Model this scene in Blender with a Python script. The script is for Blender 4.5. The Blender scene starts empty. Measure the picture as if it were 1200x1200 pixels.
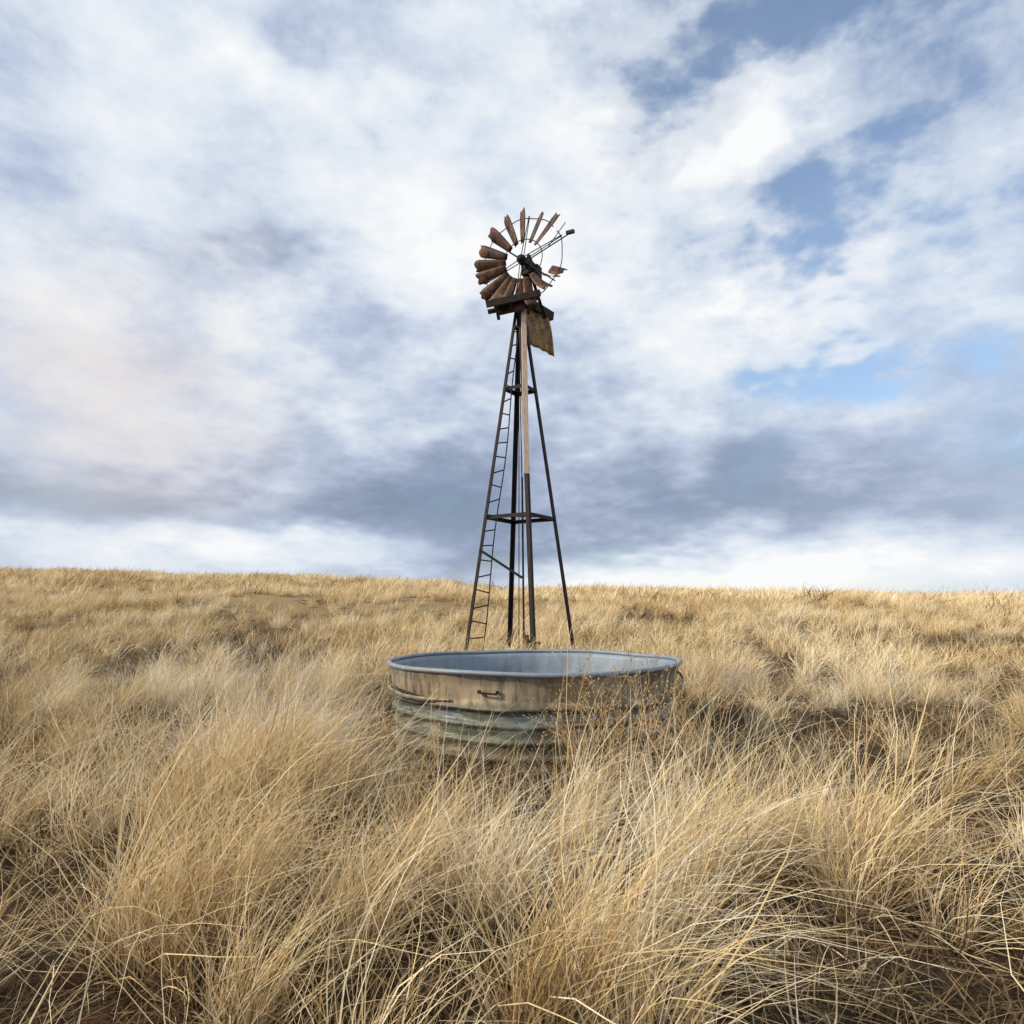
import bpy, math, numpy as np
from mathutils import Vector, noise as mnoise
R=math.radians
scene=bpy.context.scene
rng=np.random.default_rng(11)

# ------------------------------------------------------------ helpers
def link(ob,parent=None):
    scene.collection.objects.link(ob)
    if parent is not None: ob.parent=parent
    return ob
def empty(name):
    e=bpy.data.objects.new(name,None); e.empty_display_size=.2
    return link(e)
class MB:
    def __init__(s): s.v=[];s.f=[]
    def add(s,vs,fs):
        o=len(s.v); s.v+= [tuple(v) for v in vs]; s.f+=[tuple(i+o for i in f) for f in fs]
    def tube(s,p0,p1,r0,r1=None,n=8,roll=0):
        r1=r0 if r1 is None else r1
        p0=Vector(p0);p1=Vector(p1);d=(p1-p0).normalized()
        a=d.orthogonal().normalized() if abs(d.z)<.9 else Vector((1,0,0)).cross(d).normalized()
        b=d.cross(a).normalized()
        vs=[]
        for p,r in((p0,r0),(p1,r1)):
            for i in range(n):
                t=2*math.pi*i/n+roll
                vs.append(p+a*math.cos(t)*r+b*math.sin(t)*r)
        fs=[(i,(i+1)%n,n+(i+1)%n,n+i) for i in range(n)]
        fs+=[tuple(range(n))[::-1],tuple(range(n,2*n))]
        s.add(vs,fs)
    def path(s,pts,r,n=6):
        for i in range(len(pts)-1): s.tube(pts[i],pts[i+1],r,r,n)
    def angle(s,p0,p1,ua,ub,w=.055,t=.007):
        p0=Vector(p0);p1=Vector(p1);d=(p1-p0).normalized()
        ua=Vector(ua);ua=(ua-d*ua.dot(d)).normalized()
        ub=Vector(ub);ub=(ub-d*ub.dot(d)-ua*ub.dot(ua)).normalized()
        prof=[(0,0),(w,0),(w,t),(t,t),(t,w),(0,w)]
        vs=[p+ua*x+ub*y for p in(p0,p1) for x,y in prof]
        fs=[(i,(i+1)%6,6+(i+1)%6,6+i) for i in range(6)]+[(5,4,3,2,1,0),(6,7,8,9,10,11)]
        s.add(vs,fs)
    def box(s,c,ax,ay,az):
        c=Vector(c);ax=Vector(ax);ay=Vector(ay);az=Vector(az)
        vs=[c+ax*i+ay*j+az*k for i in(-1,1) for j in(-1,1) for k in(-1,1)]
        s.add(vs,[(0,1,3,2),(4,6,7,5),(0,4,5,1),(2,3,7,6),(0,2,6,4),(1,5,7,3)])
    def obj(s,name,mat,parent=None,smooth=False,bevel=0):
        me=bpy.data.meshes.new(name); me.from_pydata(s.v,[],s.f); me.update()
        me.materials.append(mat)
        if smooth: me.polygons.foreach_set('use_smooth',[True]*len(me.polygons))
        ob=bpy.data.objects.new(name,me); link(ob,parent)
        if bevel:
            m=ob.modifiers.new('b','BEVEL'); m.width=bevel; m.segments=2
        return ob

class NT:
    def __init__(s,tree): s.t=tree; s.n=tree.nodes; s.l=tree.links
    def node(s,typ,ins=None,**kw):
        nd=s.n.new(typ)
        for k,v in kw.items(): setattr(nd,k,v)
        if ins:
            for k,v in ins.items():
                sock=nd.inputs[k]
                if isinstance(v,bpy.types.NodeSocket): s.l.new(v,sock)
                else: sock.default_value=v
        return nd
    def math(s,op,a,b=0.0,c=None,clamp=False):
        ins={0:a,1:b}
        if c is not None: ins[2]=c
        return s.node('ShaderNodeMath',ins,operation=op,use_clamp=clamp).outputs[0]
    def vmath(s,op,a,b=(0,0,0)):
        nd=s.node('ShaderNodeVectorMath',{0:a,1:b},operation=op)
        return nd.outputs['Value'] if op in('DOT_PRODUCT','LENGTH') else nd.outputs[0]
    def noise(s,vec,scale,detail=5,rough=.55,dist=0,lac=2.0):
        nd=s.node('ShaderNodeTexNoise',{'Scale':scale,'Detail':detail,'Roughness':rough,'Distortion':dist,'Lacunarity':lac})
        if vec is not None: s.l.new(vec,nd.inputs['Vector'])
        return nd
    def ramp(s,fac,stops,interp='LINEAR'):
        nd=s.node('ShaderNodeValToRGB',{'Fac':fac}); cr=nd.color_ramp; cr.interpolation=interp
        while len(cr.elements)<len(stops): cr.elements.new(.5)
        for e,(p,c) in zip(cr.elements,stops):
            e.position=p; e.color=(c if len(c)==4 else (*c,1)) if hasattr(c,'__len__') else (c,c,c,1)
        return nd.outputs[0]
    def mix(s,f,a,b,blend='MIX'):
        nd=s.node('ShaderNodeMix',data_type='RGBA',blend_type=blend)
        for sock,v in((nd.inputs[0],f),(nd.inputs[6],a),(nd.inputs[7],b)):
            if isinstance(v,bpy.types.NodeSocket): s.l.new(v,sock)
            else: sock.default_value=v if not hasattr(v,'__len__') or len(v)==4 else (*v,1)
        return nd.outputs[2]
def newmat(name):
    m=bpy.data.materials.new(name); m.use_nodes=True; m.node_tree.nodes.clear()
    return m,NT(m.node_tree)
def finish(t,color,rough=.6,metal=0.0,bump=None,bs=.3,bd=.01,spec=.4):
    p=t.node('ShaderNodeBsdfPrincipled')
    for k,v in(('Base Color',color),('Roughness',rough),('Metallic',metal),('Specular IOR Level',spec)):
        if isinstance(v,bpy.types.NodeSocket): t.l.new(v,p.inputs[k])
        else: p.inputs[k].default_value=v if not hasattr(v,'__len__') else (*v,1)
    if bump is not None:
        b=t.node('ShaderNodeBump',{'Strength':bs,'Distance':bd,'Height':bump}); t.l.new(b.outputs[0],p.inputs['Normal'])
    o=t.node('ShaderNodeOutputMaterial'); t.l.new(p.outputs[0],o.inputs[0])
    return p

# ------------------------------------------------------------ terrain
def sstep(a,b,x):
    t=np.clip((x-a)/(b-a),0,1); return t*t*(3-2*t)
def vnoise(x,y,seed=0):
    xi=np.floor(x);yi=np.floor(y);xf=x-xi;yf=y-yi
    u=xf*xf*(3-2*xf);v=yf*yf*(3-2*yf)
    def h(a,b): 
        q=np.sin(a*127.1+b*311.7+seed*74.7)*43758.5453
        return q-np.floor(q)
    return (h(xi,yi)*(1-u)+h(xi+1,yi)*u)*(1-v)+(h(xi,yi+1)*(1-u)+h(xi+1,yi+1)*u)*v
TANK=(0.185,5.88); MILL=(0.15,12.0)
def height(x,y):
    x=np.asarray(x,float);y=np.asarray(y,float)
    crest=2.40-1.60*np.tanh(x/36.0)+1.3*(vnoise(x/15+9,y/60,3)-.5)
    up=sstep(10,62,y)*.75+.25*sstep(9,40,y)
    down=sstep(62,300,y)*6.0
    z=crest*up-down
    z+= (.6*(vnoise(x/6,y/6,1)-.5)+.30*(vnoise(x/2.1,y/2.6,2)-.5))*sstep(13,25,y)
    near=.12*(vnoise(x/1.1,y/1.1,5)-.5)+.06*(vnoise(x/.35,y/.35,6)-.5)
    flat=np.clip((np.hypot(x-TANK[0],y-TANK[1])-1.1)/1.2,0.1,1)
    z+=near*flat
    return z
def axis(lo,hi,n,c,k):
    a=np.arcsinh((lo-c)/k);b=np.arcsinh((hi-c)/k)
    return c+k*np.sinh(np.linspace(a,b,n))
gx=axis(-320,320,330,0,6.0); gy=axis(-60,500,380,4,6.0)
X,Y=np.meshgrid(gx,gy); Z=height(X,Y)
nx,ny=len(gx),len(gy)
vs=np.stack([X.ravel(),Y.ravel(),Z.ravel()],1)
idx=np.arange(nx*ny).reshape(ny,nx)
fs=np.stack([idx[:-1,:-1].ravel(),idx[:-1,1:].ravel(),idx[1:,1:].ravel(),idx[1:,:-1].ravel()],1)
me=bpy.data.meshes.new('ground'); me.from_pydata(vs.tolist(),[],fs.tolist())
me.polygons.foreach_set('use_smooth',[True]*len(me.polygons))
m,t=newmat('dry_soil')
pos=t.node('ShaderNodeNewGeometry').outputs['Position']
n1=t.noise(pos,1.3,4,.6).outputs[0]; n2=t.noise(pos,14,6,.7).outputs[0]; n3=t.noise(pos,70,3,.7).outputs[0]
soil=t.ramp(n2,[(.3,(.028,.019,.013)),(.5,(.075,.050,.030)),(.7,(.20,.145,.08))])
red=t.mix(n3,(.070,.026,.014),(.20,.080,.042))
c=t.mix(t.ramp(n1,[(.52,0),(.64,.9)]),soil,red)
sep=t.node('ShaderNodeSeparateXYZ',{0:pos})
far=t.math('MULTIPLY_ADD',sep.outputs[1],1/20,-.5,clamp=True)
c=t.mix(far,c,t.mix(n2,(.26,.18,.09),(.56,.41,.22)))
finish(t,c,.95,bump=t.math('ADD',n2,n3),bs=.9,bd=.06,spec=.1)
me.materials.append(m)
link(bpy.data.objects.new('ground',me))

# ------------------------------------------------------------ dry grass
def grassmat(name,stops,transl=.3,root=.62):
    m,t=newmat(name)
    at=t.node('ShaderNodeAttribute',attribute_name='gcol')
    s=t.node('ShaderNodeSeparateColor',{0:at.outputs['Color']})
    tt,rb=s.outputs[0],s.outputs[1]
    oi=t.node('ShaderNodeObjectInfo').outputs['Random']
    pos=t.node('ShaderNodeNewGeometry').outputs['Position']
    pn=t.noise(pos,.30,1,.6).outputs[0]
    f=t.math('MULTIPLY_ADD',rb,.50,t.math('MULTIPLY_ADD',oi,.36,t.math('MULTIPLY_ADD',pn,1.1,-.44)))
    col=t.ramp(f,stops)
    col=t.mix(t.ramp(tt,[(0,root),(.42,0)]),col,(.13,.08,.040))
    out=t.node('ShaderNodeBsdfDiffuse',{'Color':col}).outputs[0]
    if transl:
        tr=t.node('ShaderNodeBsdfTranslucent',{'Color':col})
        out=t.node('ShaderNodeMixShader',{0:transl,1:out,2:tr.outputs[0]}).outputs[0]
    o=t.node('ShaderNodeOutputMaterial'); t.l.new(out,o.inputs[0])
    return m
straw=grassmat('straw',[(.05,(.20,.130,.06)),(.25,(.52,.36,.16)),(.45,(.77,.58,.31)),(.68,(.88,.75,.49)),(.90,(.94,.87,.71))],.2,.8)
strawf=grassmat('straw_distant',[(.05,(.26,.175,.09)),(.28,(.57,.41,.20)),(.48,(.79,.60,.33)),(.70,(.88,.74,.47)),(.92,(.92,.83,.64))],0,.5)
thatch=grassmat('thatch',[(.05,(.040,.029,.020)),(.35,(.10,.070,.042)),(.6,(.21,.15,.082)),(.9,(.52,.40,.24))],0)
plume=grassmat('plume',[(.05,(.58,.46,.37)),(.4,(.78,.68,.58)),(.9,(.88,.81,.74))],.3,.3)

gcoll=bpy.data.collections.new('dry_grass_clumps')
variants=[]
def clump(kind,n,L,Ls,rb,tilt,lean,grav,w,seg,curl,mat,z0=-.03):
    k=len(variants)
    r=np.random.default_rng(100+k)
    az=r.uniform(0,2*np.pi,n); rr=rb*np.sqrt(r.uniform(0,1,n))
    p=np.stack([rr*np.cos(az),rr*np.sin(az),np.full(n,z0)],1)
    a=np.abs(r.normal(0,tilt,n)); az2=az+r.normal(0,.7,n)
    d=np.stack([np.sin(a)*np.cos(az2),np.sin(a)*np.sin(az2),np.cos(a)],1)
    l=L*np.clip(r.normal(.85,Ls,n),.25,1.6)
    rv=r.normal(0,1,(n,3))
    side=np.cross(d,rv); side/=np.linalg.norm(side,axis=1)[:,None]+1e-6
    wb=w*r.uniform(.55,1.45,n)
    rnd=r.uniform(0,1,n)
    gl=lean*r.uniform(.1,1.8,n); gg=grav*r.uniform(.3,2.0,n)
    kb=r.normal(0,curl,(n,3))
    V=[];C=[]
    for i in range(seg+1):
        tq=i/seg
        ww=(wb*(1-.85*tq**1.6))[:,None]
        V.append(p-side*ww/2);V.append(p+side*ww/2)
        cc=np.stack([np.full(n,tq),rnd,np.zeros(n),np.ones(n)],1);C+= [cc,cc]
        ds=(l/seg)[:,None]
        p=p+d*ds
        f=np.zeros((n,3)); f[:,0]=gl; f[:,1]=gl*.1; f[:,2]=-gg*(tq+.15)
        kb=kb*.7+r.normal(0,curl,(n,3))*.5
        d=d+ds*(f+kb); d/=np.linalg.norm(d,axis=1)[:,None]
        low=p[:,2]<0.005
        p[low,2]=.005+.02*rnd[low]; d[low,2]=np.abs(d[low,2])*.3
    V=np.stack(V,1).reshape(-1,3); C=np.stack(C,1).reshape(-1,4)
    m=2*(seg+1); b=np.arange(n)[:,None]*m+np.arange(seg)[None]*2
    F=np.stack([b,b+1,b+3,b+2],-1).reshape(-1,4)
    me=bpy.data.meshes.new('clump_%02d'%k); me.from_pydata(V.tolist(),[],F.tolist())
    ca=me.color_attributes.new('gcol','FLOAT_COLOR','POINT'); ca.data.foreach_set('color',C.ravel())
    me.materials.append(mat)
    ob=bpy.data.objects.new('clump_%02d'%k,me); gcoll.objects.link(ob)
    variants.append(kind); return k
near=[clump('n',125,.56,.33,.06,.46,1.6,2.3,.0036,6,2.3,straw) for i in range(4)]
near+=[clump('n',135,.68,.31,.08,.34,1.4,1.7,.0036,6,1.9,straw) for i in range(3)]
near+=[clump('n',90,.44,.32,.08,.62,2.3,3.3,.0034,6,3.4,straw) for i in range(3)]
stalks=[clump('n',12,.90,.2,.10,.32,1.0,1.3,.0044,9,1.1,straw) for i in range(2)]
that=[clump('t',110,.36,.35,.22,1.2,.8,3.5,.0040,5,5.5,thatch) for i in range(4)]
shortg=[clump('t',70,.19,.35,.14,.75,.8,2.5,.0038,4,4.0,straw) for i in range(2)]
plm=[clump('n',240,.72,.22,.12,.30,1.2,1.3,.0028,6,3.6,plume) for i in range(2)]
mid=[clump('m',70,.50,.25,.10,.40,1.8,2.2,.0082,4,2.0,strawf) for i in range(5)]
midt=[clump('m',50,.32,.35,.22,1.0,1.2,3.0,.009,3,3.5,thatch) for i in range(2)]
farv=[clump('f',55,.50,.25,.36,.40,1.8,2.0,.024,3,1.5,strawf) for i in range(4)]
P=[];RT=[];SC=[];ID=[]
def put(x,y,ids,smin,smax,rz=1.0,zs=1.0,hscale=None):
    n=len(x)
    if n==0: return
    z=height(x,y)
    P.append(np.stack([x,y,z],1))
    RT.append(np.stack([rng.normal(0,.13,n),rng.normal(0,.13,n),rng.uniform(-rz,rz,n)],1))
    s=rng.uniform(smin,smax,n)
    if hscale is not None: s=s*hscale
    SC.append(np.stack([s,s,s*zs],1)); ID.append(rng.choice(ids,n))
def area(ylo,yhi,dens,w0=1.8,k=.88):
    A=k*(yhi**2-ylo**2)+2*w0*(yhi-ylo); n=int(A*dens)
    y=rng.uniform(ylo,yhi,n*3); hw=k*y+w0
    keep=rng.uniform(0,1,n*3)<hw/(k*yhi+w0); y=y[keep]; hw=hw[keep]
    y=y[:n];hw=hw[:n]
    return rng.uniform(-1,1,len(y))*hw,y
def tankd(x,y): return np.hypot(x-TANK[0],y-TANK[1])
def bare(x,y):
    dd=tankd(x,y)
    ring=sstep(1.35,2.0,dd)
    right=1-np.exp(-(((x-2.6)/1.7)**2+((y-5.6)/1.5)**2))*.88
    left=1-np.exp(-(((x+1.75)/.8)**2+((y-5.4)/1.3)**2))*.8
    front=1-np.exp(-(((x-.2)/1.6)**2+((y-4.0)/.5)**2))*.85
    soil=1-np.exp(-(((x+.75)/.25)**2+((y-2.0)/.25)**2))*.5
    pt=.18+.82*sstep(.35,.57,vnoise(x/.75+3,y/.75,12))
    return ring*right*left*front*pt*soil
def sel(x,y,p): 
    k=rng.uniform(0,1,len(x))<p; return x[k],y[k]
x,y=area(1.0,9.5,7.4); ok=(tankd(x,y)>1.33); x,y=x[ok],y[ok]
x,y=sel(x,y,bare(x,y))
hs=.72+.5*vnoise(x/1.3,y/1.3,21)
hs*=np.where(y<2.0,.9,1.0)
put(x,y,near,.7,1.1,1.1,hscale=hs)
x,y=area(1.0,7,1.1); ok=(tankd(x,y)>1.5); x,y=x[ok],y[ok]; x,y=sel(x,y,bare(x,y)); put(x,y,stalks,.7,1.0,1.4)
x,y=area(.6,9.5,7); ok=(tankd(x,y)>1.4); x,y=sel(x[ok],y[ok],.5+.5*bare(x[ok],y[ok])); put(x,y,that,.75,1.25,3.14,zs=.65)
x,y=area(1.0,10,4.5); ok=(tankd(x,y)>1.29); x,y=x[ok],y[ok]; put(x,y,shortg,.5,1.3,3.14)
H=[(-1.15,3.45,1.25),(-1.0,3.3,1.15),(-1.3,3.6,1.3),(-1.35,3.3,1.1),(-.85,3.6,1.0),(-1.7,3.7,1.1),(-1.5,3.1,1.0),
   (.10,1.75,1.0),(.22,1.85,1.05),(.30,1.7,.9),(-.45,2.15,.9),(-.95,2.35,.95),(-1.15,2.15,.95),(-.62,1.75,.7),(1.25,2.6,1.1),(1.4,2.75,1.1),(.75,2.7,1.0),(.62,2.6,1.0),(-.3,2.6,.95),(1.05,3.0,.9),
   (-.35,3.1,.75),(.3,3.15,.75)]
for hx,hy,hsx in H:
    for q in range(2):
        put(np.array([hx+rng.normal(0,.04)]),np.array([hy+rng.normal(0,.04)]),near[4:7],hsx,hsx*1.05,.5)
for hx,hy,hsx in [(-1.55,4.7,1.15),(-1.35,5.0,1.1),(-1.75,5.1,1.15),(-1.2,4.5,.95),(-2.0,4.7,1.0),(2.6,8.6,.9),(2.9,8.9,.9),(2.3,9.0,.8)]:
    put(np.array([hx]),np.array([hy]),plm,hsx,hsx*1.05,.6)
x,y=area(9.5,32,4.2); pt=.22+.78*sstep(.3,.6,vnoise(x/2.2+3,y/3.4,31)); x,y=sel(x,y,pt); put(x,y,mid,.75,1.35,.9)
x,y=area(9.5,24,1.8); put(x,y,midt,.8,1.3,3.14)
x,y=area(32,80,2.1,k=.90); pt=.35+.65*sstep(.25,.6,vnoise(x/4+3,y/7,41)); x,y=sel(x,y,pt); put(x,y,farv,.6,1.6,.9)
# scattered darker, coarser tussocks along the rise
x,y=area(24,66,.05,k=.9); put(x,y,midt,2.2,4.0,3.14,zs=.75)
P=np.concatenate(P);RT=np.concatenate(RT);SC=np.concatenate(SC);ID=np.concatenate(ID)
print('instances',len(P))
me=bpy.data.meshes.new('dry_grass'); me.from_pydata(P.tolist(),[],[])
for nm,arr in(('rot',RT),('scl',SC)):
    a=me.attributes.new(nm,'FLOAT_VECTOR','POINT'); a.data.foreach_set('vector',arr.astype(np.float32).ravel())
a=me.attributes.new('vid','INT','POINT'); a.data.foreach_set('value',ID.astype(np.int32))
gob=link(bpy.data.objects.new('dry_grass',me))
ng=bpy.data.node_groups.new('scatter','GeometryNodeTree')
ng.interface.new_socket('Geometry',in_out='INPUT',socket_type='NodeSocketGeometry')
ng.interface.new_socket('Geometry',in_out='OUTPUT',socket_type='NodeSocketGeometry')
g=NT(ng)
gi=g.node('NodeGroupInput');go=g.node('NodeGroupOutput')
ci=g.node('GeometryNodeCollectionInfo'); ci.inputs['Collection'].default_value=gcoll
ci.inputs['Separate Children'].default_value=True; ci.inputs['Reset Children'].default_value=True
iop=g.node('GeometryNodeInstanceOnPoints')
def na(nm,dt):
    q=g.node('GeometryNodeInputNamedAttribute',data_type=dt); q.inputs['Name'].default_value=nm
    return q.outputs['Attribute']
e2r=g.node('FunctionNodeEulerToRotation'); g.l.new(na('rot','FLOAT_VECTOR'),e2r.inputs[0])
g.l.new(gi.outputs[0],iop.inputs['Points']); g.l.new(ci.outputs[0],iop.inputs['Instance'])
iop.inputs['Pick Instance'].default_value=True
g.l.new(na('vid','INT'),iop.inputs['Instance Index']); g.l.new(e2r.outputs[0],iop.inputs['Rotation'])
g.l.new(na('scl','FLOAT_VECTOR'),iop.inputs['Scale']); g.l.new(iop.outputs[0],go.inputs[0])
md=gob.modifiers.new('scatter','NODES'); md.node_group=ng

# ------------------------------------------------------------ rocks
m,t=newmat('red_sandstone')
oc=t.node('ShaderNodeTexCoord').outputs['Object']
n1=t.noise(oc,11,7,.7).outputs[0]
finish(t,t.ramp(n1,[(.3,(.05,.024,.016)),(.55,(.16,.062,.036)),(.75,(.27,.15,.10))]),.95,bump=n1,bs=1.0,bd=.04,spec=.1)
import bmesh
def rock(x,y,s,sq,seed):
    bm=bmesh.new(); bmesh.ops.create_icosphere(bm,subdivisions=4,radius=1)
    for v in bm.verts:
        p=v.co.copy()
        q=mnoise.fractal(p*.9+Vector((seed,0,0)),.7,2,5)
        v.co=p*(1+.42*q); v.co.z*=sq
        v.co*=s
    me=bpy.data.meshes.new('red_rock'); bm.to_mesh(me); bm.free(); me.materials.append(m)
    me.polygons.foreach_set('use_smooth',[True]*len(me.polygons))
    ob=bpy.data.objects.new('red_rock',me); link(ob); ob.location=(x,y,float(height(x,y))+s*sq*.15); ob.rotation_euler=(0,0,seed)
rock(-.72,2.05,.10,.55,1.3); rock(-1.0,1.72,.10,.5,4.1)
rock(1.75,4.7,.08,.5,2.2); rock(-.55,4.38,.08,.5,3.3)

# ------------------------------------------------------------ stock tank
tank=empty('stock_tank')
tank.location=(TANK[0],TANK[1],0); tank.scale=(.99,.99,.99)
def tankmat(name,inner):
    m,t=newmat(name)
    oc=t.node('ShaderNodeTexCoord').outputs['Object']
    s=t.node('ShaderNodeSeparateXYZ',{0:oc})
    mp=t.node('ShaderNodeMapping',{'Vector':oc,'Scale':(3.0,3.0,.5)}).outputs[0]
    mp2=t.node('ShaderNodeMapping',{'Vector':oc,'Scale':(1.2,1.2,9)}).outputs[0]
    st=t.noise(mp,5,6,.65).outputs[0]; bl=t.noise(oc,2.2,5,.6).outputs[0]; fine=t.noise(oc,60,3,.6).outputs[0]; hb=t.noise(mp2,2,5,.6).outputs[0]
    if inner:
        c=t.mix(st,(.13,.165,.21),(.36,.42,.48)); c=t.mix(t.ramp(bl,[(.50,0),(.68,.55)]),c,(.25,.19,.13))  # blue-grey paints the sky's reflection into the inner wall; brown blotches are stains
    else:
        zn=t.math('MULTIPLY_ADD',hb,.08,t.math('ADD',s.outputs[2],-.04))
        zc=t.ramp(zn,[(0.0,(.15,.105,.06)),(.08,(.17,.15,.10)),(.20,(.13,.155,.125)),(.30,(.18,.21,.185)),(.36,(.12,.12,.09)),(.42,(.34,.27,.18)),(.50,(.38,.31,.21)),(.57,(.28,.25,.20))])
        c=t.mix(t.ramp(st,[(.46,0),(.60,.8)]),zc,(.085,.08,.062))
        c=t.mix(t.ramp(bl,[(.5,0),(.70,.55)]),c,(.29,.19,.09))
        c=t.mix(t.ramp(hb,[(.56,0),(.74,.5)]),c,(.46,.44,.37))
    rg=t.math('MULTIPLY_ADD',st,.30,.44)
    finish(t,c,rg,.30,bump=t.math('ADD',t.math('MULTIPLY',bl,2.5),t.math('MULTIPLY',fine,.3)),bs=.4,bd=.012,spec=.3)
    return m
m_t=tankmat('galvanised_steel_stained',False); m_ti=tankmat('galvanised_steel_sky_tint',True)
prof=[(1.165,-.06)]
for i in range(0,61):
    z=.005+i/60*.33
    ph=i/60*math.pi*2*3.0
    rr=1.165+.017*max(0,math.sin(ph))**1.2- .005*max(0,-math.sin(ph))
    prof.append((rr,z))
prof+=[(1.172,.345),(1.190,.352),(1.196,.362),(1.190,.374),(1.180,.385),(1.182,.43),(1.186,.50),(1.192,.545),(1.197,.56),(1.20,.575),(1.203,.59)]
NLIP=len(prof)
for i in range(11):
    a=math.pi*1.15-(i/10)*math.pi*1.75
    prof.append((1.212+.020*math.cos(a), .602+.018*math.sin(a)))
prof+=[(1.188,.585),(1.180,.55),(1.172,.45),(1.168,.37),(1.158,.33),(1.150,.2),(1.148,.02),(1.1,.0)]
N=300
B=MB();vs=[];fs=[]
for j in range(N):
    a=2*math.pi*j/N
    for i,(r,z) in enumerate(prof):
        q=Vector((math.cos(a)*1.3,math.sin(a)*1.3,z*2.2))
        k=min(1,max(0,1-abs(z-.3)/.34)+.25)
        dent=mnoise.fractal(q*1.4+Vector((7,3,1)),.8,2,4)*.036*k
        dent-=.022*max(0,mnoise.noise(Vector((math.cos(a)*6,math.sin(a)*6,z*5+3))))*k
        zz=z+ (mnoise.noise(Vector((math.cos(a)*1.5,math.sin(a)*1.5,4)))*.018 if z>.4 else mnoise.noise(Vector((math.cos(a)*3,math.sin(a)*3,9)))*.010)
        r2=r+dent
        vs.append((r2*math.cos(a),r2*math.sin(a),zz))
M=len(prof); mi=[]
for j in range(N):
    for i in range(M-1):
        j2=(j+1)%N
        fs.append((j*M+i,j2*M+i,j2*M+i+1,j*M+i+1)); mi.append(1 if i>=NLIP-1 else 0)
B.add(vs,fs); tw=B.obj('tank_wall',m_t,tank,smooth=True); tw.data.materials.append(m_ti); tw.data.polygons.foreach_set('material_index',mi)
B=MB()
def band(a0,a1,n,zf,rf,h,th=.004):
    vs=[];fs=[]
    for k in range(n+1):
        u=k/n;a=R(a0+(a1-a0)*u);r=rf(u);z=zf(u);hh=h/2*(1-.5*abs(2*u-1)**4)
        for (dr,dz) in((0,-hh),(th,-hh*.8),(th+.006,0),(th,hh*.8),(0,hh),(-th*.3,0)):
            vs.append(((r+dr)*math.cos(a),(r+dr)*math.sin(a),z+dz))
    for k in range(n):
        for i in range(6):
            fs.append((k*6+i,k*6+(i+1)%6,(k+1)*6+(i+1)%6,(k+1)*6+i))
    B.add(vs,fs)
band(176,238,60,lambda u:.505-.10*u-.05*math.sin(u*math.pi),lambda u:1.200+.030*math.sin(u*math.pi)-.02*u,.034)
band(322,366,40,lambda u:.42+.10*u,lambda u:1.200+.030*math.sin(u*math.pi),.034)
B.obj('loose_hoop',m_t,tank,smooth=True)
m_d,t=newmat('dark_rusted_iron')
oc=t.node('ShaderNodeTexCoord').outputs['Object']; nn=t.noise(oc,22,4,.7).outputs[0]
finish(t,t.ramp(nn,[(.35,(.009,.007,.009)),(.6,(.028,.017,.018)),(.8,(.09,.04,.026))]),.75,.2,bump=nn,bs=.4,bd=.004)
B=MB()
band(190,232,40,lambda u:.462-.080*u,lambda u:1.192-.004*u,.034,.003)  # dark strip on the wall, painting in the shade of the gap behind the hoop
B.obj('hoop_gap_shade',m_d,tank,smooth=True)
B=MB()
for a in(253,):
    a=R(a); ca,sa=math.cos(a),math.sin(a); tn=Vector((-sa,ca,0)); o=Vector((ca,sa,0))
    c0=o*1.195+Vector((0,0,.475))
    B.path([c0-tn*.062,c0-tn*.058+o*.018+Vector((0,0,-.004)),c0+tn*.058+o*.018+Vector((0,0,-.010)),c0+tn*.062+Vector((0,0,-.01))],.0065,8)
    B.box(c0-tn*.066,tn*.011,o*.008,Vector((0,0,.010)))
    B.box(c0+tn*.066,tn*.011,o*.008,Vector((0,0,.010)))
B.obj('handle',m_d,tank)
m_w,t=newmat('tank_water')
oc=t.node('ShaderNodeTexCoord').outputs['Object']
finish(t,(.03,.045,.035),.04,0,bump=t.noise(oc,6,3,.5).outputs[0],bs=.05,bd=.01,spec=.6)
B=MB(); B.add([(1.12*math.cos(2*math.pi*i/96),1.12*math.sin(2*math.pi*i/96),.30) for i in range(96)],[tuple(range(96))]); B.obj('water',m_w,tank)

# ------------------------------------------------------------ windmill
mill=empty('windmill'); mill.location=(MILL[0],MILL[1],0)
def rad(z): return 1.026-.143*z
TH=R(12)
def corner(k,z,add=0):
    a=TH+k*math.pi/2; r=rad(z)+add
    return Vector((r*math.cos(a),r*math.sin(a),z))
B=MB()
ZT=6.42
for k in range(4):
    a=TH+k*math.pi/2
    d1=Vector((math.cos(a+math.pi*.75),math.sin(a+math.pi*.75),0)); d2=Vector((math.cos(a-math.pi*.75),math.sin(a-math.pi*.75),0))
    B.angle(corner(k,-.3),corner(k,ZT),d1,d2,.068,.008)
for zr in(2.62,4.97):
    for k in range(4):
        p,q=corner(k,zr,-.012),corner(k+1,zr,-.012)
        inw=-(p+q)/2; inw.z=0
        B.angle(p,q,Vector((0,0,-1)),inw,.066,.007)
for k in range(4):
    for zr in(6.40,6.15):
        p,q=corner(k,zr,-.01),corner(k+1,zr,-.01); inw=-(p+q)/2;inw.z=0
        B.angle(p,q,Vector((0,0,-1)),inw,.05,.007)
B.tube(corner(2,1.98)+Vector((.02,-.05,.03)),Vector((.02,-.45,1.52)),.022,n=8)
B.tube(corner(2,2.62),Vector((0,0,2.62)),.010,n=6)
B.tube(corner(0,2.62),Vector((0,0,2.62)),.010,n=6)
B.obj('tower_frame',m_d,mill)
B=MB()
def lad(z,side):
    base=corner(2,z)+Vector((.05,-.06,0))
    w=.27*(1-z/9.5)
    off=Vector((.98,-.2,0))*w
    sag=.02*math.sin(z*2.1)
    return base+off*side+Vector((sag*side,0,0))
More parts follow.
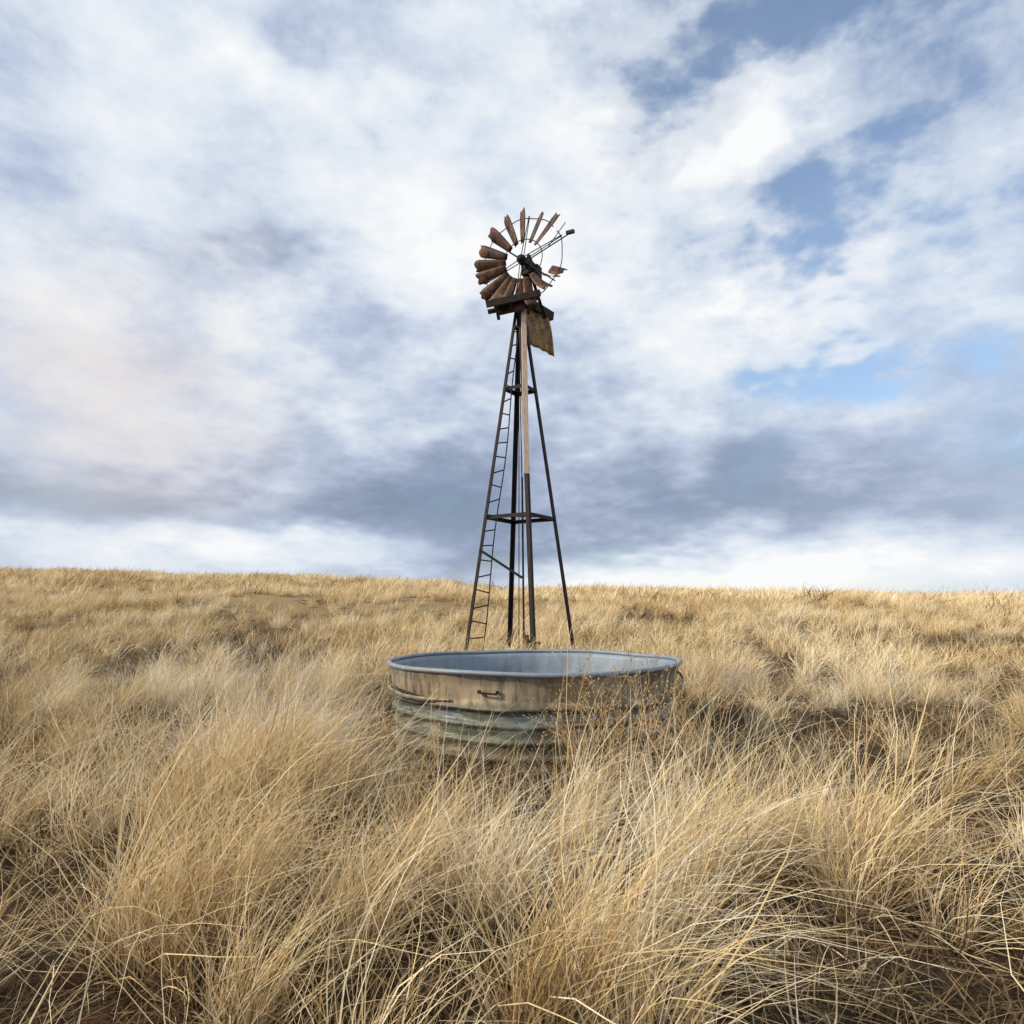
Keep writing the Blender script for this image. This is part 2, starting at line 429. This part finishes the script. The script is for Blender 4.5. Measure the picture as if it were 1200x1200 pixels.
zs=np.linspace(-.1,6.1,26)
for sd in(0,1):
    B.path([lad(z,sd) for z in zs],.012,6)
z=.25;i=0
while z<6.1:
    tw_=.03*math.sin(i*2.7)
    B.tube(lad(z-tw_,0),lad(z+tw_,1),.012,n=6); z+=.262; i+=1
B.obj('ladder',m_d,mill)
m_wd,t=newmat('weathered_wood')
oc=t.node('ShaderNodeTexCoord').outputs['Object']
mp=t.node('ShaderNodeMapping',{'Vector':oc,'Scale':(30,30,1.5)}).outputs[0]; w1=t.noise(mp,2,6,.7).outputs[0]
finish(t,t.ramp(w1,[(.3,(.28,.19,.13)),(.5,(.58,.44,.33)),(.75,(.72,.60,.49))]),.85,bump=w1,bs=.4,bd=.004)
B=MB()
q0=corner(3,3.28,.045)+Vector((-.03,0,0)); q1=corner(3,6.42,.045)+Vector((.03,0,0)); dq=(q1-q0)/2
B.box((q0+q1)/2,(.046,.006,0),(-.004,.022,.003),dq)
B.obj('pump_rod',m_wd,mill,bevel=.004)
B=MB(); B.tube((.06,-.03,-.1),(.03,-.03,3.32),.018,n=10); B.tube((.03,-.0,3.2),(-.03,.05,6.4),.010,n=6); B.tube((-.03,.03,-.1),(-.02,.03,6.4),.009,n=6)
B.tube((.1,-.03,-.1),(.1,-.03,.55),.05,.045,n=12); B.tube((.1,-.03,.45),(.32,-.2,.42),.025,n=8); B.obj('drop_pipe',m_d,mill,smooth=False)
m_pl,t=newmat('old_plank')
oc=t.node('ShaderNodeTexCoord').outputs['Object']; w1=t.noise(oc,9,6,.7).outputs[0]
finish(t,t.ramp(w1,[(.3,(.012,.009,.009)),(.55,(.035,.022,.018)),(.8,(.10,.06,.04))]),.85,bump=w1,bs=.4,bd=.006)
B=MB()
ex=Vector((.98,-.05,.20)).normalized(); ey=Vector((.05,1,0)).normalized(); ez=ex.cross(ey)
for j in range(4):
    ln=[.50,.42,.46,.36][j]
    B.box(Vector((-.12,-.26+j*.15,6.56))+ex*[.0,.05,-.03,.08][j],ex*ln,ey*.066,ez*.022)
B.box(Vector((-.42,-.02,6.44)),ex*.03,ey*.32,ez*.035); B.box(Vector((.14,-.02,6.55)),ex*.03,ey*.32,ez*.035)
B.box(Vector((-.13,-.35,6.53)),ex*.50,ey*.015,ez*.065)
B.obj('platform',m_pl,mill,bevel=.004)
yaw=R(27); nrm=Vector((-math.sin(yaw),-math.cos(yaw),0)); e1=Vector((math.cos(yaw),-math.sin(yaw),0)); e2=Vector((0,0,1))
C=Vector((.03,-.26,7.32)); G=C-nrm*.30
B=MB(); B.tube((.04,0,6.1),(G.x,G.y,7.2),.035,.035,12)
B.tube(C+nrm*.10,C-nrm*.42,.028,n=10); B.tube(C+nrm*.06,C-nrm*.07,.085,.085,16); B.tube(C+nrm*.12,C+nrm*.06,.04,.075,12)
B.box(G+Vector((0,0,-.06)),e1*.09,nrm*.16,e2*.15); B.tube(G+Vector((0,0,.09)),G+Vector((0,0,.24)),.085,.03,12)
B.tube(G+Vector((0,0,-.2)),G+Vector((0,0,-.32)),.06,.05,12)
B.box(G+e1*.14+Vector((.03,0,-.14)),e1*.05,nrm*.1,e2*.12)
B.obj('gearbox',m_d,mill,bevel=.012)
def wp(phi,r,ax=0): return C+e1*(math.sin(phi)*r)+e2*(math.cos(phi)*r)+nrm*ax
B=MB()
for k in range(6):
    ph=R(k*60+10)
    B.tube(wp(ph,.06,.05),wp(ph,.84,-.01),.009,n=6); B.tube(wp(ph,.06,-.05),wp(ph,.84,-.03),.009,n=6)
for rr,a0,a1 in((.40,0,360),(.80,60,412)):
    n=60; pts=[wp(R(a0+(a1-a0)*i/n),rr+(.012*math.sin(i*.9) if rr>.5 else 0),-.02) for i in range(n+1)]
    B.path(pts,.009,6)
B.tube(wp(R(72),.1,-.1),wp(R(72),.98,-.05),.012,n=6)
B.box(wp(R(71),.99,-.05),e1*.075,e2*.028,nrm*.03)
B.tube(wp(R(76),.55,.0),wp(R(60),1.0,.0),.009,n=6)
B.obj('wheel_frame',m_d,mill)
m_b,t=newmat('rusted_blade')
oc=t.node('ShaderNodeTexCoord').outputs['Object']; b1=t.noise(oc,5,5,.7).outputs[0]; b2=t.noise(oc,30,3,.7).outputs[0]
c=t.ramp(b1,[(.34,(.022,.011,.008)),(.50,(.085,.037,.018)),(.62,(.21,.105,.05)),(.76,(.42,.33,.24))])
c=t.mix(t.ramp(b2,[(.45,0),(.7,.6)]),c,(.035,.016,.010))
finish(t,c,.6,.15,bump=b2,bs=.3,bd=.003)
B=MB()
br=np.random.default_rng(5)
def blade(phi,r0,r1,w0,w1,beta,bend=0,tw=0):
    vs=[];fs=[];nu,nv=4,6
    rd=e1*math.sin(phi)+e2*math.cos(phi); tg=e1*math.cos(phi)-e2*math.sin(phi)
    for j in range(nv+1):
        v=j/nv; r=r0+(r1-r0)*v; w=w0+(w1-w0)*v**.8; b=beta+tw*v
        wd=tg*math.cos(b)+nrm*math.sin(b); nb=nrm*math.cos(b)-tg*math.sin(b)
        if j==nv: w*=.82
        for i in range(nu+1):
            u=i/nu-.5
            jag=(.025*math.sin(phi*7+i*2.1) if j==nv else 0)
            vs.append(C+rd*(r+jag)+wd*(u*w)+nb*(.16*w*(.25-u*u)*4*.5+bend*v*v)-nrm*.03)
    for j in range(nv):
        for i in range(nu):
            a=j*(nu+1)+i; fs.append((a,a+1,a+nu+2,a+nu+1))
    B.add(vs,fs)
bl=[(2,1,0),(-20,1,0),(-42,1,0),(-62,1,0),(-82,1,0),(-101,1,0),(-120,1,0),(-139,1,0),(-157,1,0),(-175,1,.05),(168,.95,.1),(150,.8,.12),(24,.85,0),(46,1.0,0)]
for d,sc,bd in bl:
    blade(R(d+br.normal(0,2)),.34,.36+.64*sc+br.normal(0,.02),.10,.25,R(29+br.normal(0,6)),bd+br.normal(0,.025),R(br.normal(4,8)))
blade(R(118),.62,.92,.16,.26,R(15),.02,R(30)); blade(R(130),.56,.86,.14,.20,R(60),.1,R(10))
o=B.obj('wheel_blades',m_b,mill,smooth=True); sm=o.modifiers.new('s','SOLIDIFY'); sm.thickness=.004
m_v,t=newmat('tail_paint')
oc=t.node('ShaderNodeTexCoord').outputs['Object']; b1=t.noise(oc,4,5,.7).outputs[0]; b2=t.noise(oc,18,4,.7).outputs[0]
c=t.ramp(b1,[(.35,(.08,.038,.014)),(.5,(.25,.14,.045)),(.68,(.40,.28,.10))]); c=t.mix(t.ramp(b2,[(.48,0),(.66,.8)]),c,(.045,.022,.012))
finish(t,c,.65,.15,bump=b2,bs=.3,bd=.003)
B=MB(); 
o0=Vector((.02,.95,7.13)); dx=Vector((.56,.75,.0)); dz=Vector((.09,.03,-.88))
nn_=Vector(dx).cross(Vector(dz)).normalized()
nu,nv=20,8; vs=[];fs=[]
for j in range(nv+1):
    for i in range(nu+1):
        u=i/nu;v=j/nv
        fl=(1+.25*v)
        vs.append(o0+dx*(u*fl)+dz*v*(1-.06*u)+nn_*(.016*math.sin(u*math.pi*8)+.05*v*v+.03*math.sin(u*4+v*3)))
for j in range(nv):
    for i in range(nu):
        a=j*(nu+1)+i; fs.append((a,a+1,a+nu+2,a+nu+1))
B.add(vs,fs); o=B.obj('tail_vane',m_v,mill,smooth=True); sm=o.modifiers.new('s','SOLIDIFY'); sm.thickness=.005
B=MB()
B.angle(G+Vector((.0,.1,-.02)),o0+dx*.9+Vector((0,0,-.10)),Vector((0,0,-1)),Vector((1,0,0)),.05,.008)
B.angle(G+Vector((.0,.1,-.22)),o0+dx*.5+Vector((0,0,-.02)),Vector((0,0,-1)),Vector((1,0,0)),.05,.008)
B.box(o0+dx*.58+Vector((0,0,.02)),dx*.62,nn_*.06,Vector((.01,0,.085)))
B.obj('tail_boom',m_d,mill)

# ------------------------------------------------------------ dry weeds (branching)
m_tw,t=newmat('dry_stem')
oc=t.node('ShaderNodeTexCoord').outputs['Object']; b1=t.noise(oc,12,3,.6).outputs[0]
finish(t,t.ramp(b1,[(.3,(.34,.21,.10)),(.6,(.62,.44,.22)),(.8,(.78,.62,.40))]),.8,spec=.2)
def weed(x,y,h,seed,n0=7,pz=0):
    r=np.random.default_rng(seed); B=MB()
    def grow(p,d,l,rad_,lev):
        segs=4; q=p
        for i in range(segs):
            d=(d+Vector(r.normal(0,.13,3))+Vector((.02,0,.03))).normalized()
            q2=q+d*(l/segs); B.tube(q,q2,rad_*(1-i*.15),rad_*(1-(i+1)*.15),4); q=q2
            if lev<3 and r.random()<(.85 if lev else .7):
                dd=(d+Vector(r.normal(0,.55,3))).normalized(); grow(q,dd,l*.5,rad_*.6,lev+1)
        if lev>=2: B.box(q,Vector((.0025,0,0)),Vector((0,.0025,0)),d*.007)
    for i in range(n0):
        a=r.uniform(0,6.28); tl=abs(r.normal(0,.45))
        grow(Vector((.03*math.cos(a),.03*math.sin(a),-.02)),Vector((math.sin(tl)*math.cos(a),math.sin(tl)*math.sin(a),math.cos(tl))),h*r.uniform(.7,1.1),.0028,0)
    ob=B.obj('dry_weed',m_tw); ob.location=(x,y,float(height(x,y)))
weed(.50,4.25,.50,1,9); weed(.66,4.30,.58,2,9); weed(.40,4.4,.35,3,6); weed(1.15,4.7,.42,5,7); weed(-.55,4.35,.25,6,5); weed(.85,4.35,.3,9,6)

# ------------------------------------------------------------ camera
cam=bpy.data.cameras.new('camera'); cam.lens=24; cam.sensor_width=36; cam.clip_start=.05; cam.clip_end=3000
co=bpy.data.objects.new('camera',cam); link(co); co.location=(0,0,1.05); co.rotation_euler=(R(90+7.83),0,0); scene.camera=co

# ------------------------------------------------------------ sun + sky
sd=Vector((-.85,-.24,.50)).normalized()
sun=bpy.data.lights.new('sun','SUN'); sun.energy=3.7; sun.angle=R(2.5); sun.color=(1,.87,.69)
so=bpy.data.objects.new('sun',sun); link(so); so.rotation_euler=sd.to_track_quat('Z','Y').to_euler(); so.location=(-20,-10,20)
w=bpy.data.worlds.new('World'); scene.world=w; w.use_nodes=True; w.node_tree.nodes.clear(); t=NT(w.node_tree)
sky=t.node('ShaderNodeTexSky',sky_type='NISHITA'); sky.sun_disc=False; sky.sun_elevation=math.asin(sd.z); sky.sun_rotation=math.atan2(sd.x,sd.y)
sky.air_density=1.0; sky.dust_density=1.0; sky.ozone_density=2.0
dr=t.node('ShaderNodeTexCoord').outputs['Generated']
s=t.node('ShaderNodeSeparateXYZ',{0:dr}); x_,y_,z_=s.outputs[0],s.outputs[1],s.outputs[2]
zc=t.math('MAXIMUM',z_,0.0)
pv=t.node('ShaderNodeCombineXYZ',{0:x_,1:y_,2:t.math('MULTIPLY',t.math('POWER',zc,.75),1.9)}).outputs[0]
az=t.math('MULTIPLY',t.math('ARCTAN2',x_,y_),57.2958); el=t.math('MULTIPLY',t.math('ARCSINE',z_),57.2958)
ae=t.node('ShaderNodeCombineXYZ',{0:az,1:el,2:0.0}).outputs[0]
wn=t.noise(pv,3.0,4,.68).outputs['Color']
wv=t.vmath('MULTIPLY',t.vmath('SUBTRACT',wn,(.5,.5,.5)),(38,24,0))
wfade=t.math('MULTIPLY_ADD',zc,2.6,.12,clamp=True)
wvs=t.node('ShaderNodeVectorMath',{0:wv,3:wfade},operation='SCALE').outputs[0]
aew=t.vmath('ADD',ae,wvs)
def blob(a,e,ra,re,wt):
    q=t.vmath('MULTIPLY',t.vmath('SUBTRACT',aew,(a,e,0)),(1/ra,1/re,0))
    return t.math('MULTIPLY',t.math('EXPONENT',t.math('MULTIPLY',t.vmath('DOT_PRODUCT',q,q),-1.0)),wt)
def total(lst):
    acc=None
    for b in lst:
        v=blob(*b); acc=v if acc is None else t.math('ADD',acc,v)
    return acc
gaps=total([(24,43,14,5,.60),(12,36,6,2.6,.34),(28,27,10,5,.54),(27,17.5,9,2.4,.44),(14,25,6,4,.28),(46,30,12,9,.25),(2,43,6,3,.22)])
brt=total([(-4,28,12,8,.26),(28,22,7,2.6,.38),(17,1.8,14,1.8,.80),(-22,4.6,12,1.5,.26),(12,40,9,5,.18),(-20,40,7,3.5,.28),(-24,20,9,5,.16),(20,33,8,4,.22),(12,21,9,6,.16)])
drk=total([(-16,44,9,5,.14),(-8,12,16,4,.26),(14,8,28,4.5,.30),(-24,27,5,2.2,.28),(-8,20,6,2.2,.18),(-30,7.8,20,2.0,.30),(-2,4.2,10,2.6,.26),(-5,36,5,4,.14)])
nA=t.noise(pv,2.2,6,.62,.1).outputs[0]
nB=t.noise(t.vmath('ADD',pv,(5.3,2.1,0)),5.5,5,.62,0).outputs[0]
den_=t.math('ADD',t.math('MULTIPLY',nA,.58),t.math('MULTIPLY',nB,.42))
cov=t.math('SUBTRACT',t.math('MULTIPLY_ADD',den_,2.5,-.36),gaps)
cov=t.ramp(cov,[(.32,.10),(.62,.80),(.86,1)],'EASE')
br_=t.math('ADD',t.math('MULTIPLY',nB,.9),t.math('MULTIPLY',nA,.75))
br_=t.math('SUBTRACT',t.math('ADD',t.math('SUBTRACT',br_,.20),brt),drk)
cc=t.ramp(br_,[(.10,(.19,.25,.36)),(.32,(.32,.39,.53)),(.50,(.51,.59,.74)),(.68,(.73,.80,.89)),(.92,(.96,.97,.98))])
warm=t.math('ADD',blob(-30,13,9,6,.6),blob(-30,22,12,6,.25),clamp=True)
cc=t.mix(warm,cc,(.84,.76,.73))
cc10=t.vmath('MULTIPLY',cc,(10,10,10))
skc=t.vmath('MULTIPLY',sky.outputs[0],(2.2,2.1,2.0))
fin=t.mix(cov,skc,cc10)
bg=t.node('ShaderNodeBackground',{'Color':fin,'Strength':.1}); o=t.node('ShaderNodeOutputWorld'); t.l.new(bg.outputs[0],o.inputs[0])
scene.view_settings.view_transform='Standard'; scene.view_settings.look='None'; scene.view_settings.exposure=0
